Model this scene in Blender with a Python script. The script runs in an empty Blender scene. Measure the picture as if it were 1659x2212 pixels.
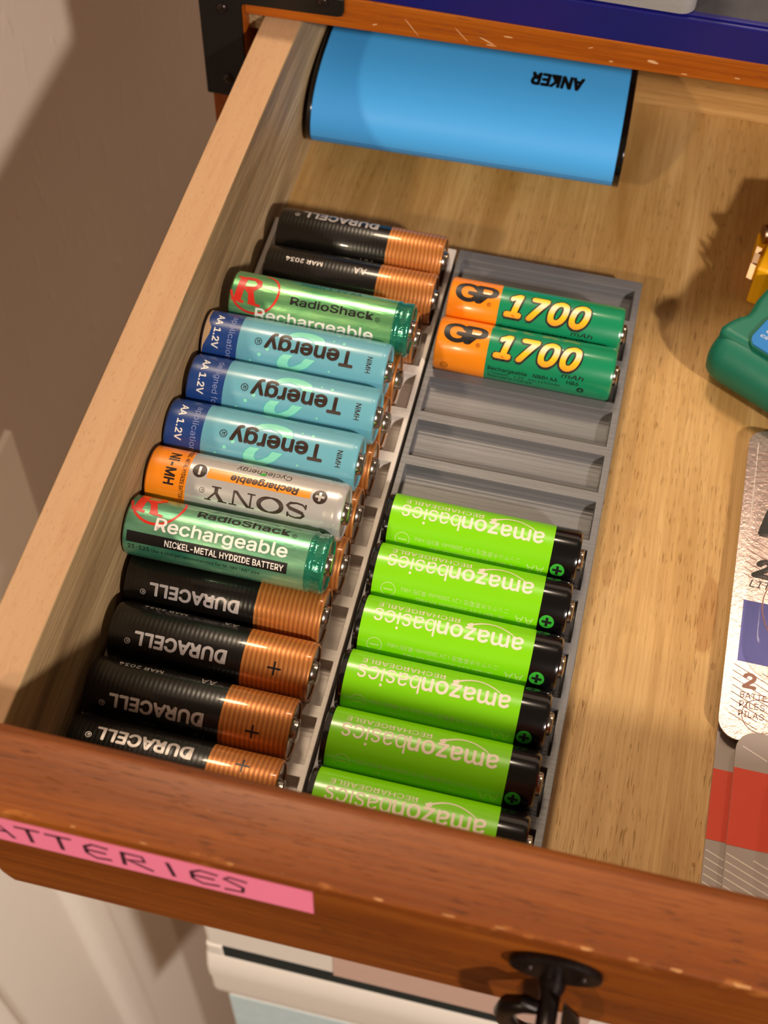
import bpy, bmesh, math, random
from mathutils import Vector, Matrix
random.seed(7)
S = 0.001                      # the scene is laid out in millimetres
sc = bpy.context.scene
COL = sc.collection

# ------------------------------------------------------------------ camera, world, lights, exposure
cam_d = bpy.data.cameras.new('camera'); cam = bpy.data.objects.new('camera', cam_d); COL.objects.link(cam)
CAM = Vector((103.644, -44.409, 302.916))
_w = Vector((-0.594930, -0.049971, -0.229555))
_th = _w.length
_R = Matrix.Rotation(_th, 3, _w / _th)              # world to camera
cam.matrix_world = Matrix.Translation(CAM * S) @ _R.transposed().to_4x4()
cam_d.sensor_fit = 'HORIZONTAL'; cam_d.sensor_width = 36.0
cam_d.lens = 36.0 * 3048.95 / 1659.0
cam_d.clip_start = 0.01; cam_d.clip_end = 20
cam_d.dof.use_dof = True; cam_d.dof.focus_distance = 0.335; cam_d.dof.aperture_fstop = 26
sc.camera = cam

wd = bpy.data.worlds.new('room_light'); sc.world = wd; wd.use_nodes = True
wd.node_tree.nodes['Background'].inputs[0].default_value = (1.0, 0.62, 0.40, 1)
wd.node_tree.nodes['Background'].inputs[1].default_value = 0.11

def lamp(name, direction, dist, size, power, color, target=(85, 165, 0)):
    l = bpy.data.lights.new(name, 'AREA'); l.shape = 'DISK'; l.size = size; l.energy = power; l.color = color
    o = bpy.data.objects.new(name, l); COL.objects.link(o)
    d = Vector(direction).normalized(); o.location = Vector(target) * S + d * dist
    o.rotation_euler = (-d).to_track_quat('-Z', 'Y').to_euler()
    return o
lamp('ceiling_lamp_right', (1.06, -1.05, 1.0), 2.0, 0.12, 35.0, (1.0, 0.90, 0.80))
lamp('ceiling_lamp_left', (-0.76, -1.30, 1.0), 1.9, 0.09, 11.5, (1.0, 0.80, 0.56))
lamp('ceiling_lamp_overhead', (-0.20, 0.50, 1.0), 1.6, 0.30, 15.0, (1.0, 0.79, 0.56))
lamp('foil_glare_lamp', (0.17, 0.58, 1.0), 1.6, 0.14, 2.6, (1.0, 0.80, 0.60), target=(155, 135, 0))  # extra lamp added for the glare on the foil pack
sc.view_settings.view_transform = 'Standard'; sc.view_settings.look = 'None'
sc.view_settings.gamma = 1; sc.view_settings.use_curve_mapping = False
sc.view_settings.exposure = 0.0

# ------------------------------------------------------------------ material helpers
def lin(h):
    h = h.lstrip('#'); v = [int(h[i:i + 2], 16) / 255 for i in (0, 2, 4)]
    return tuple(c / 12.92 if c <= 0.04045 else ((c + 0.055) / 1.055) ** 2.4 for c in v) + (1.0,)

class NT:
    def __init__(s, name):
        s.m = bpy.data.materials.new(name); s.m.use_nodes = True; s.t = s.m.node_tree
        s.b = s.t.nodes['Principled BSDF']
    def n(s, typ, **k):
        n = s.t.nodes.new(typ)
        for a, v in k.items():
            if a.startswith('i_'): n.inputs[a[2:].replace('_', ' ')].default_value = v
            else: setattr(n, a, v)
        return n
    def l(s, a, b): s.t.links.new(a, b)
    def coords(s, scale=(1, 1, 1), rot=(0, 0, 0), src='Object'):
        tc = s.n('ShaderNodeTexCoord'); mp = s.n('ShaderNodeMapping')
        s.l(tc.outputs[src], mp.inputs[0]); mp.inputs['Scale'].default_value = scale; mp.inputs['Rotation'].default_value = rot
        return mp.outputs[0]
    def noise(s, vec, scale=5.0, detail=4, rough=0.55, dist=0.0):
        n = s.n('ShaderNodeTexNoise'); s.l(vec, n.inputs['Vector'])
        n.inputs['Scale'].default_value = scale; n.inputs['Detail'].default_value = detail
        n.inputs['Roughness'].default_value = rough; n.inputs['Distortion'].default_value = dist
        return n.outputs['Fac']
    def ramp(s, fac, stops):
        r = s.n('ShaderNodeValToRGB'); s.l(fac, r.inputs[0]); e = r.color_ramp.elements
        while len(e) > 1: e.remove(e[-1])
        e[0].position = stops[0][0]; e[0].color = stops[0][1]
        for p, c in stops[1:]:
            x = e.new(p); x.color = c
        return r.outputs[0]
    def mix(s, fac, a, b, mode='MIX'):
        m = s.n('ShaderNodeMix', data_type='RGBA', blend_type=mode)
        for sock, v in ((0, fac), (6, a), (7, b)):
            if hasattr(v, 'links') or isinstance(v, bpy.types.NodeSocket): s.l(v, m.inputs[sock])
            else: m.inputs[sock].default_value = v
        return m.outputs[2]
    def math(s, op, a, b=None, c=None):
        m = s.n('ShaderNodeMath', operation=op)
        for i, v in enumerate((a, b, c)):
            if v is None: continue
            if isinstance(v, bpy.types.NodeSocket): s.l(v, m.inputs[i])
            else: m.inputs[i].default_value = v
        return m.outputs[0]
    def bump(s, h, strength=0.3, dist=0.0002):
        b = s.n('ShaderNodeBump'); s.l(h, b.inputs['Height']); b.inputs['Strength'].default_value = strength
        b.inputs['Distance'].default_value = dist; s.l(b.outputs[0], s.b.inputs['Normal'])
    def set(s, **k):
        for a, v in k.items():
            i = s.b.inputs[a.replace('_', ' ')]
            if isinstance(v, bpy.types.NodeSocket): s.l(v, i)
            else: i.default_value = v
        return s.m
W0 = (0, 0, 0, 1); W1 = (1, 1, 1, 1)
def plain(name, hexc, rough=0.5, metal=0.0, coat=0.0, noise=0.06, bump=0.0, bscale=900, **k):
    t = NT(name); c = lin(hexc)
    v = t.coords()
    n = t.noise(v, 180, 3)
    lo = tuple(x * (1 - noise) for x in c[:3]) + (1,); hi = tuple(min(1, x * (1 + noise)) for x in c[:3]) + (1,)
    t.set(Base_Color=t.mix(n, lo, hi), Roughness=rough, Metallic=metal)
    if coat: t.set(Coat_Weight=coat, Coat_Roughness=0.12)
    if bump: t.bump(t.noise(v, bscale, 3), bump, 0.0003)
    return t.set(**k)

def wood(name, axis, base, dark, pale, pore, rough=0.5, coat=0.0, pore_amt=0.6, streak=1.0, wear=None):
    """grain runs along axis (0=x, 1=y, 2=z)"""
    t = NT(name)
    def sc3(a, b):
        s3 = [a, a, a]; s3[axis] = b; return tuple(s3)
    v1 = t.coords(sc3(22, 2.2)); big = t.noise(v1, 2.2, 5, 0.6, 0.9)
    v2 = t.coords(sc3(1000, 22)); fine = t.noise(v2, 1.0, 4, 0.65, 0.2)
    v3 = t.coords(sc3(3000, 170)); por = t.noise(v3, 1.0, 2, 0.5, 0.1)
    v4 = t.coords(sc3(110, 9)); mid = t.noise(v4, 1.0, 4, 0.6, 0.6)
    col = t.ramp(big, [(0.32, lin(dark)), (0.5, lin(base)), (0.68, lin(pale))])
    col = t.mix(t.math('MULTIPLY', t.ramp(mid, [(0.42, W0), (0.62, W1)]), 0.45 * streak), col, lin(dark))
    col = t.mix(t.math('MULTIPLY', t.ramp(fine, [(0.4, W1), (0.56, W0)]), 0.5 * streak), col, lin(dark))
    pm = t.math('MULTIPLY', t.ramp(por, [(0.62, W0), (0.69, W1)]), t.ramp(mid, [(0.40, W0), (0.55, W1)]))
    col = t.mix(t.math('MULTIPLY', pm, pore_amt), col, lin(pore))
    if wear: col = wear(t, col)
    t.set(Base_Color=col, Roughness=rough, Specular_IOR_Level=0.3)
    if coat: t.set(Coat_Weight=coat, Coat_Roughness=0.25)
    h = t.math('SUBTRACT', fine, t.math('MULTIPLY', pm, 0.8)); t.bump(h, 0.5, 0.0003)
    return t.m

# ------------------------------------------------------------------ mesh helpers (millimetres)
def link(o, parent=None, loc=None, rot=None):
    COL.objects.link(o)
    if parent is not None: o.parent = parent
    if loc: o.location = Vector(loc) * S
    if rot: o.rotation_euler = rot
    return o
def obj(name, bm, mats, parent=None, loc=None, rot=None, smooth=None, bevel=None):
    me = bpy.data.meshes.new(name)
    bmesh.ops.scale(bm, vec=(S, S, S), verts=bm.verts); bm.to_mesh(me); bm.free()
    for m in (mats if isinstance(mats, (list, tuple)) else [mats]): me.materials.append(m)
    o = bpy.data.objects.new(name, me); link(o, parent, loc, rot)
    if bevel:
        b = o.modifiers.new('bevel', 'BEVEL'); b.width = bevel * S; b.segments = 3; b.limit_method = 'ANGLE'; b.angle_limit = math.radians(40)
    if smooth is not None:
        for p in me.polygons: p.use_smooth = True
        try: me.set_sharp_from_angle(angle=math.radians(smooth))
        except Exception: pass
    return o
def thing(name, label, cat, loc=(0, 0, 0), rot=(0, 0, 0), group=None):
    o = bpy.data.objects.new(name, None); link(o, None, loc, rot); o.empty_display_size = 0.01
    return tag(o, label, cat, group)
def tag(o, label, cat, group=None):
    o['label'] = label; o['category'] = cat
    if group: o['group'] = group
    return o
def box(bm, x0, x1, y0, y1, z0, z1, mi=0):
    v = [bm.verts.new(p) for p in ((x0, y0, z0), (x1, y0, z0), (x1, y1, z0), (x0, y1, z0), (x0, y0, z1), (x1, y0, z1), (x1, y1, z1), (x0, y1, z1))]
    for f in ((3, 2, 1, 0), (4, 5, 6, 7), (0, 1, 5, 4), (1, 2, 6, 5), (2, 3, 7, 6), (3, 0, 4, 7)):
        bm.faces.new([v[i] for i in f]).material_index = mi
    return v
def newbox(*a):
    bm = bmesh.new(); box(bm, *a); return bm
def prism(pts, z0, z1, bm=None, axis='z'):
    """pts is an outline; extruded along the axis"""
    bm = bm or bmesh.new()
    def P(a, b, c): return {'z': (a, b, c), 'x': (c, a, b), 'y': (a, c, b)}[axis]
    lo = [bm.verts.new(P(a, b, z0)) for a, b in pts]; hi = [bm.verts.new(P(a, b, z1)) for a, b in pts]
    n = len(pts); bm.faces.new(lo[::-1]); bm.faces.new(hi)
    for i in range(n): bm.faces.new((lo[i], lo[(i + 1) % n], hi[(i + 1) % n], hi[i]))
    bmesh.ops.recalc_face_normals(bm, faces=bm.faces)
    return bm
def revolve(prof, seg=72, bm=None, mi=0):
    """profile of (x, r) turned about the x axis"""
    bm = bm or bmesh.new(); rings = []
    for x, r in prof:
        if r < 1e-6: rings.append([bm.verts.new((x, 0, 0))])
        else: rings.append([bm.verts.new((x, -r * math.sin(2 * math.pi * k / seg), r * math.cos(2 * math.pi * k / seg))) for k in range(seg)])
    for a, b in zip(rings, rings[1:]):
        for k in range(seg):
            k2 = (k + 1) % seg
            q = [a[k % len(a)], a[k2 % len(a)], b[k2 % len(b)], b[k % len(b)]]
            u = []
            for v in q:
                if v not in u: u.append(v)
            if len(u) > 2: bm.faces.new(u).material_index = mi
    bmesh.ops.recalc_face_normals(bm, faces=bm.faces)
    return bm
def rrect(x0, x1, y0, y1, r, n=6):
    o = []
    for cx, cy, a in ((x1 - r, y1 - r, 0), (x0 + r, y1 - r, 90), (x0 + r, y0 + r, 180), (x1 - r, y0 + r, 270)):
        for k in range(n + 1):
            t = math.radians(a + 90 * k / n); o.append((cx + r * math.cos(t), cy + r * math.sin(t)))
    return o
def tube(pts, r, seg=10):
    bm = bmesh.new(); rings = []; P = [Vector(p) for p in pts]
    for i, p in enumerate(P):
        d = (P[min(i + 1, len(P) - 1)] - P[max(i - 1, 0)]).normalized()
        a = d.orthogonal().normalized() if i == 0 else (a - d * a.dot(d)).normalized()
        b = d.cross(a); rr = r[i] if isinstance(r, (list, tuple)) else r
        rings.append([bm.verts.new(p + (a * math.cos(2 * math.pi * k / seg) + b * math.sin(2 * math.pi * k / seg)) * rr) for k in range(seg)])
    for q, w in zip(rings, rings[1:]):
        for k in range(seg): bm.faces.new((q[k], q[(k + 1) % seg], w[(k + 1) % seg], w[k]))
    bm.faces.new(rings[0][::-1]); bm.faces.new(rings[-1])
    bmesh.ops.recalc_face_normals(bm, faces=bm.faces)
    return bm

# ------------------------------------------------------------------ print: flat shapes and letters, laid on a plane or wrapped on a battery
R_AA = 7.15
_cache = {}
FONT = None
try: FONT = bpy.data.fonts.load(bpy.utils.system_resource('DATAFILES') + '/fonts/Inter.woff2')   # ships with Blender
except Exception: FONT = None
def cap_height(font):
    vs, fs = glyphs('E', font=font); return max(v[1] for v in vs)
def glyphs(text, shear=0.0, space=1.0, font=True):
    key = (text, shear, space, bool(font))
    if key not in _cache:
        c = bpy.data.curves.new('type', 'FONT'); c.body = text; c.shear = shear; c.resolution_u = 3
        c.space_character = space
        if font and FONT: c.font = FONT
        o = bpy.data.objects.new('type', c); COL.objects.link(o); bpy.context.view_layer.update()
        me = bpy.data.meshes.new_from_object(o.evaluated_get(bpy.context.evaluated_depsgraph_get()))
        vs = [tuple(v.co[:2]) for v in me.vertices]; fs = [tuple(p.vertices) for p in me.polygons]
        bpy.data.objects.remove(o); bpy.data.curves.remove(c); bpy.data.meshes.remove(me)
        _cache[key] = (vs, fs)
    return _cache[key]
class Print:
    """collects flat print; level lifts one colour over another"""
    def __init__(s): s.v = []; s.f = []
    def add(s, vs, fs, fn, mi, level):
        b = len(s.v)
        for p in vs: s.v.append(tuple(fn(*p)) + (level,))
        for q in fs: s.f.append((tuple(b + i for i in q), mi))
    def poly(s, pts, fn, mi, level=0): s.add(pts, [tuple(range(len(pts)))], fn, mi, level)
    def strip(s, pts, w, fn, mi, level=0, closed=False):
        n = len(pts); vs = []; fs = []
        for i, p in enumerate(pts):
            a = pts[(i - 1) % n] if closed or i else p; b = pts[(i + 1) % n] if closed or i < n - 1 else p
            dx, dy = b[0] - a[0], b[1] - a[1]; L = math.hypot(dx, dy) or 1
            ww = (w[i] if isinstance(w, (list, tuple)) else w) / 2
            vs += [(p[0] - dy / L * ww, p[1] + dx / L * ww), (p[0] + dy / L * ww, p[1] - dx / L * ww)]
        for i in range(n if closed else n - 1):
            j = (i + 1) % n; fs.append((2 * i, 2 * i + 1, 2 * j + 1, 2 * j))
        s.add(vs, fs, fn, mi, level)
    def ring(s, cx, cy, r, w, fn, mi, level=0, a0=0, a1=360, n=36, ry=None):
        ry = ry or r; cl = abs(a1 - a0) >= 360
        pts = [(cx + r * math.cos(math.radians(a0 + (a1 - a0) * k / n)), cy + ry * math.sin(math.radians(a0 + (a1 - a0) * k / n))) for k in range(n if cl else n + 1)]
        s.strip(pts, w, fn, mi, level, cl)
    def disc(s, cx, cy, r, fn, mi, level=0, n=28):
        s.poly([(cx + r * math.cos(2 * math.pi * k / n), cy + r * math.sin(2 * math.pi * k / n)) for k in range(n)], fn, mi, level)
    def rect(s, x0, x1, y0, y1, fn, mi, level=0): s.poly([(x0, y0), (x1, y0), (x1, y1), (x0, y1)], fn, mi, level)
    def text(s, t, width, cap, fn, mi, level=0, bold=0.0, shear=0.0, space=1.0, font=True):
        """left edge at s=0, baseline at t=0; width = full width, cap = height of a capital"""
        vs, fs = glyphs(t, shear, space, font); b = max(bold, 0)
        x0 = min(v[0] for v in vs) - b; x1 = max(v[0] for v in vs) + b; k = width / (x1 - x0); h = cap / (cap_height(font) + b)
        n = 8 if b > 0.04 else 6
        for i in range(n if b else 1):     # weight: the letter laid down again a hair to every side
            dx = b * math.cos(2 * math.pi * (i + .5) / n); dy = b * math.sin(2 * math.pi * (i + .5) / n)
            s.add([((v[0] - x0 + dx) * k, (v[1] + dy) * h) for v in vs], fs, fn, mi, level + 0.03 * i)
        if b: s.add([((v[0] - x0) * k, v[1] * h) for v in vs], fs, fn, mi, level + 0.2)
    def mesh(s):
        bm = bmesh.new(); V = [bm.verts.new(v) for v in s.v]
        for q, mi in s.f:
            try: bm.faces.new([V[i] for i in q]).material_index = mi
            except ValueError: pass
        return bm
    def wrap(s, name, mats, parent, r=R_AA, step=1.1):
        bm = s.mesh(); us = [v.co.y for v in bm.verts]; u = math.floor(min(us) / step) * step
        bmesh.ops.triangulate(bm, faces=[f for f in bm.faces if len(f.verts) > 4])
        while u < max(us):
            bmesh.ops.bisect_plane(bm, geom=bm.verts[:] + bm.edges[:] + bm.faces[:], plane_co=(0, u, 0), plane_no=(0, 1, 0)); u += step
        for v in bm.verts:
            th = v.co.y / r; rr = r + 0.035 + 0.02 * v.co.z
            v.co = (v.co.x, -rr * math.sin(th), rr * math.cos(th))
        return obj(name, bm, mats, parent, smooth=30)
    def flat(s, name, mats, parent, M):
        """M maps (s, t, lift) in mm"""
        bm = s.mesh()
        for v in bm.verts: v.co = M @ Vector((v.co.x, v.co.y, 0.03 + 0.02 * v.co.z))
        return obj(name, bm, mats, parent)
rad = math.radians
def up_front(x0, th, r=R_AA):  return lambda s, t: (x0 - s, rad(th) * r + t)      # reads towards the minus end, tops towards the front
def up_back(x0, th, r=R_AA):   return lambda s, t: (x0 + s, rad(th) * r - t)      # reads towards the plus end
def down(x0, th, r=R_AA):      return lambda s, t: (x0 + t, rad(th) * r + s)      # reads round the battery, tops towards the plus end
def xu(x0=0, r=R_AA):          return lambda x, th: (x0 + x, rad(th) * r)         # x in mm, angle in degrees

# ------------------------------------------------------------------ materials
def edge_wear(t, col):
    g = t.n('ShaderNodeTexCoord'); sep = t.n('ShaderNodeSeparateXYZ'); t.l(g.outputs['Object'], sep.inputs[0])
    y = sep.outputs[1]; z = sep.outputs[2]
    near = t.math('LESS_THAN', y, 0.0362); nz = t.math('GREATER_THAN', z, 0.0618)
    n = t.noise(t.coords((90, 260, 260)), 1.0, 4, 0.7)
    m = t.math('MULTIPLY', t.math('MULTIPLY', near, nz), t.ramp(n, [(0.56, W0), (0.66, W1)]))
    col = t.mix(t.math('MULTIPLY', m, 0.4), col, lin('#c07a3c'))
    n2 = t.noise(t.coords((260, 700, 700)), 1.0, 3, 0.6, 0.6)
    col = t.mix(t.math('MULTIPLY', t.ramp(n2, [(0.74, W0), (0.78, W1)]), 0.5), col, lin('#d8a070'))
    return col
def stains(t, col):
    g = t.n('ShaderNodeTexCoord'); sep = t.n('ShaderNodeSeparateXYZ'); t.l(g.outputs['Object'], sep.inputs[0])
    n = t.noise(t.coords((140, 60, 1)), 1.0, 3, 0.6, 0.4)
    for cx, cy, rx, ry, a in ((147.2, 147, 2.6, 13, .55), (150.2, 132, .6, 1.2, .5), (121.6, 152, 1.4, 4, .35), (139.6, 151, .4, 2, .6), (151, 81, .5, .7, .8)):
        dx = t.math('MULTIPLY', t.math('SUBTRACT', sep.outputs[0], (cx - XW_) * S), 1 / (rx * S)); dy = t.math('MULTIPLY', t.math('SUBTRACT', sep.outputs[1], (cy - 52) * S), 1 / (ry * S))
        d = t.math('SQRT', t.math('ADD', t.math('MULTIPLY', dx, dx), t.math('MULTIPLY', dy, dy)))
        d = t.math('ADD', d, t.math('MULTIPLY_ADD', n, 1.2, -0.6))
        col = t.mix(t.math('MULTIPLY', t.ramp(d, [(0.82, W1), (1.0, W0)]), a), col, lin('#94602a'))
    return col
XW_ = 8.18
M_FRONT = wood('stained_wood', 0, '#84430c', '#662f08', '#98541a', '#301404', rough=0.5, coat=0.05, pore_amt=0.8, wear=edge_wear)
M_RAIL = wood('orange_stained_wood', 0, '#a8560e', '#8a3e06', '#ba6a18', '#5a2408', rough=0.45, coat=0.06, pore_amt=0.7)
M_STILE = wood('orange_stained_wood_upright', 2, '#a8560e', '#8a3e06', '#ba6a18', '#5a2408', rough=0.45, coat=0.06, pore_amt=0.7)
M_SIDE = wood('pale_wood', 1, '#ab8d66', '#745c3e', '#cdb088', '#4a3620', rough=0.6, pore_amt=0.3, streak=1.0)
M_FLOOR = wood('tan_wood', 1, '#c39a60', '#a2773e', '#d2ab72', '#64401c', rough=0.5, pore_amt=0.6, streak=0.85, wear=stains)
M_BACK = wood('tan_wood_crosswise', 0, '#bd915a', '#9c723e', '#cba268', '#5e3a18', rough=0.5, pore_amt=0.5)
def top_edge():
    t = NT('sawn_wood_edge'); v = t.coords((420, 36, 420)); n = t.noise(v, 1.0, 4, 0.7); n2 = t.noise(t.coords((60, 5, 60)), 1.0, 4, 0.6, 0.5)
    n3 = t.noise(t.coords((2200, 500, 1000)), 1.0, 2)
    c = t.mix(n2, lin('#c8a27c'), lin('#b08660')); c = t.mix(t.math('MULTIPLY', t.ramp(n, [(0.5, W0), (0.7, W1)]), 0.35), c, lin('#a87750'))
    c = t.mix(t.math('MULTIPLY', t.ramp(n3, [(0.6, W0), (0.7, W1)]), 0.35), c, lin('#9a6a48'))
    t.set(Base_Color=c, Roughness=0.75); t.bump(n3, 0.3, 0.0002); return t.m
M_SAWN = top_edge()
M_BLACKM = plain('black_painted_metal', '#0d0a08', 0.5, 0.1, bump=0.25, bscale=1500)
M_SCREW = plain('dark_screw', '#3a302c', 0.3, 0.8)
M_PULL = plain('oil_rubbed_metal', '#1c1210', 0.35, 0.5, bump=0.15, bscale=700)
M_PINK = plain('pink_tape', '#ff86aa', 0.5, noise=0.03)
M_INK = plain('marker_ink', '#3c1626', 0.6)
M_NAVY = plain('navy_plastic', '#12126a', 0.35, noise=0.15, bump=0.05)
M_DUST = plain('dusty_grey_plastic', '#3b3a40', 0.7, noise=0.35, bump=0.2)
def clear(name, hexc, rough, alpha, trans=1.0):
    t = NT(name); n = t.noise(t.coords(), 60, 3)
    t.set(Base_Color=lin(hexc), Roughness=rough, Transmission_Weight=trans, IOR=1.45, Alpha=alpha); return t.m
M_FROST = clear('frosted_plastic', '#c9c6c8', 0.45, 1.0, 0.55)
M_CLEAR = clear('clear_plastic', '#ffffff', 0.08, 0.14, 1.0)
M_CYAN = plain('sky_blue_anodised_metal', '#4cb0ff', 0.45, 0.0, noise=0.02)
M_CYANG = plain('groove_blue', '#2a6ea6', 0.5)
M_BLACKG = plain('gloss_black_plastic', '#0a0a0b', 0.16, coat=0.6)
M_BLACKP = plain('black_print', '#0b0908', 0.45, noise=0.02)
def printed(name, a, b, axis_scale, rough=0.5):
    t = NT(name); v = t.coords(axis_scale); w = t.n('ShaderNodeTexWave'); w.bands_direction = 'Z'; t.l(v, w.inputs[0])
    w.inputs['Scale'].default_value = 1.0; w.inputs['Distortion'].default_value = 0.4
    n = t.noise(t.coords((40, 700, 700)), 1.0, 4, 0.6); n2 = t.noise(t.coords(), 60, 3)
    c = t.mix(n, lin(a), lin(b)); t.set(Base_Color=c, Roughness=rough)
    t.bump(t.math('ADD', t.math('MULTIPLY', w.outputs['Fac'], 0.5), n), 0.35, 0.0003); return t.m
M_GREY = printed('grey_printed_plastic', '#5c5b5e', '#706e71', (900, 1500, 1500), 0.42)
M_WHITE = printed('white_printed_plastic', '#cdc2b8', '#ddd4cb', (900, 1500, 1500), 0.5)
# battery skins
def ribbed(name, hexc, rough, metal, amp, coat=0.5, period=1.05, tint=None):
    t = NT(name); tc = t.n('ShaderNodeTexCoord'); sep = t.n('ShaderNodeSeparateXYZ'); t.l(tc.outputs['Object'], sep.inputs[0])
    w = t.math('SINE', t.math('MULTIPLY', sep.outputs[0], 2 * math.pi / (period * S)))
    w = t.math('MULTIPLY_ADD', w, 0.5, 0.5)
    c = lin(hexc)
    if tint: t.set(Base_Color=t.mix(w, c, lin(tint)))
    else: t.set(Base_Color=c)
    t.set(Roughness=rough, Metallic=metal, Coat_Weight=coat, Coat_Roughness=0.06)
    t.bump(w, amp, 0.00012); return t.m
M_COPPER = ribbed('copper_foil', '#a05c26', 0.38, 0.4, 0.25, 0.4, 1.1, tint='#c8803e')
M_DBLACK = ribbed('black_ribbed_sleeve', '#0d0a08', 0.34, 0.1, 0.22, 0.35, 1.1)
M_STEEL = plain('nickel_steel', '#b9b1a6', 0.22, 1.0)
M_STEELD = plain('dark_seal', '#2a2320', 0.4, 0.2)
M_SILVERP = plain('silver_print', '#b9b0ac', 0.4, 0.3)
M_GREEN = plain('lime_label', '#7ed008', 0.3, coat=0.25, noise=0.02)
M_GREEND = plain('green_print', '#2fa52c', 0.4)
M_PALEP = plain('pale_print', '#e6d8c4', 0.45, noise=0.02)
M_PALELIME = plain('pale_lime_print', '#b5d67a', 0.45, noise=0.02)
M_GPO = plain('orange_sleeve', '#f58a10', 0.3, coat=0.25, noise=0.02)
M_GPG = plain('emerald_sleeve', '#0b8458', 0.28, coat=0.6, noise=0.03)
def grad(name, stops, lo, hi):
    t = NT(name); tc = t.n('ShaderNodeTexCoord'); sep = t.n('ShaderNodeSeparateXYZ'); t.l(tc.outputs['Object'], sep.inputs[0])
    m = t.n('ShaderNodeMapRange'); t.l(sep.outputs[1], m.inputs[0]); m.inputs[1].default_value = lo * S; m.inputs[2].default_value = hi * S
    t.set(Base_Color=t.ramp(m.outputs[0], stops), Roughness=0.35, Coat_Weight=0.4); return t.m
M_1700 = grad('yellow_orange_fade_print', [(0.0, lin('#f09a18')), (0.28, lin('#f7c21e')), (0.55, lin('#e8dcc0')), (0.78, lin('#f5cf2a')), (1.0, lin('#f3b81c'))], -5.4, 1.3)
def crinkle(name, a, b, rough=0.25, metal=0.75, amp=0.5):
    t = NT(name); n = t.noise(t.coords((130, 700, 700)), 1.0, 4, 0.6, 0.6); n2 = t.noise(t.coords((60, 160, 160)), 1.0, 3, 0.6)
    t.set(Base_Color=t.mix(t.ramp(n2, [(0.35, W0), (0.65, W1)]), lin(a), lin(b)), Roughness=rough, Metallic=metal, Coat_Weight=0.8, Coat_Roughness=0.08)
    t.bump(n, amp, 0.00025); return t.m
M_RSG = crinkle('metallic_green_foil', '#4f9a66', '#86c07c', 0.3, 0.55, 0.35)
M_RSG2 = crinkle('metallic_sea_green_foil', '#3c8a6c', '#7fb68e', 0.32, 0.5, 0.3)
M_TEALF = crinkle('clear_teal_shrink_wrap', '#0d6a52', '#2a8a6c', 0.12, 0.4, 0.8)
M_RED = plain('red_print', '#d22a1c', 0.35, coat=0.5)
M_WHITEP = plain('white_print', '#ece4da', 0.4, noise=0.02)
M_TEALP = plain('dark_teal_print', '#0b4c5a', 0.4)
M_TB = plain('turquoise_sleeve', '#66a6b8', 0.28, coat=0.25, noise=0.04)
M_TN = plain('navy_sleeve', '#1c3f80', 0.3, coat=0.25, noise=0.06)
M_TS = plain('mint_print', '#7fd6bd', 0.35, coat=0.4)
M_TSD = plain('mint_print_outline', '#4bb0b4', 0.35)
M_TTXT = plain('brown_black_print', '#2c1a12', 0.4)
M_TANP = plain('bare_paper_ring', '#b9956e', 0.5)
M_LILAC = plain('lilac_print', '#8792c0', 0.45)
M_SONY = plain('silver_sleeve', '#bab5b1', 0.28, 0.3, coat=0.4, noise=0.03)
M_OR = plain('orange_print', '#f28a14', 0.35, coat=0.4, noise=0.02)
M_TEAL = plain('teal_moulded_plastic', '#006a54', 0.5, noise=0.06)
M_BLUEL = plain('blue_sticker', '#1878c4', 0.4)
M_YEL = plain('yellow_moulded_plastic', '#f2ae08', 0.4)
M_COPC = plain('bright_contact_metal', '#a88a70', 0.35, 1.0)
def foil():
    t = NT('embossed_foil'); n = t.noise(t.coords((1, 1, 1)), 900, 3, 0.6)
    t.set(Base_Color=lin('#a08e88'), Metallic=0.85, Roughness=0.22); t.bump(n, 0.16, 0.0003); return t.m
M_FOIL = foil()
M_CARD = plain('grey_card', '#a0928a', 0.6, 0.0, noise=0.06)
M_CARDL = plain('pale_line_print', '#cfc2b6', 0.4)
M_CARDD = plain('brown_line_print', '#8a5a48', 0.4)
M_CRED = plain('red_band_print', '#cc3400', 0.6, noise=0.05)
M_CNAVY = plain('navy_band_print', '#2c2c5c', 0.25, 0.6)
def wallpaint():
    t = NT('beige_wall_paint'); n2 = t.noise(t.coords((20, 150, 45)), 1, 2, 0.5, 0.6)
    t.set(Base_Color=t.mix(n2, lin('#cfbfb0'), lin('#d3c3b4')), Roughness=0.5)
    t.bump(t.ramp(n2, [(0.58, W0), (0.78, W1)]), 0.3, 0.0016); return t.m
M_WALL = wallpaint()
M_CREAM = plain('cream_trim_paint', '#fbf2e8', 0.5, noise=0.02)
M_UNIT = plain('white_cabinet_plastic', '#f2e9e0', 0.4, noise=0.02)
M_UGAP = plain('painted_gap_shade', '#16201f', 0.8)  # near-black colour standing in for shade between the drawer fronts
M_ULBL = plain('pale_pink_label', '#d2b0a2', 0.6)
M_UBLUE = plain('pale_blue_label', '#cbe0e6', 0.6, noise=0.12)
M_BOARD = wood('floor_boards', 0, '#8a6a4a', '#6f5236', '#9c7c58', '#3c2816', rough=0.5)

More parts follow.
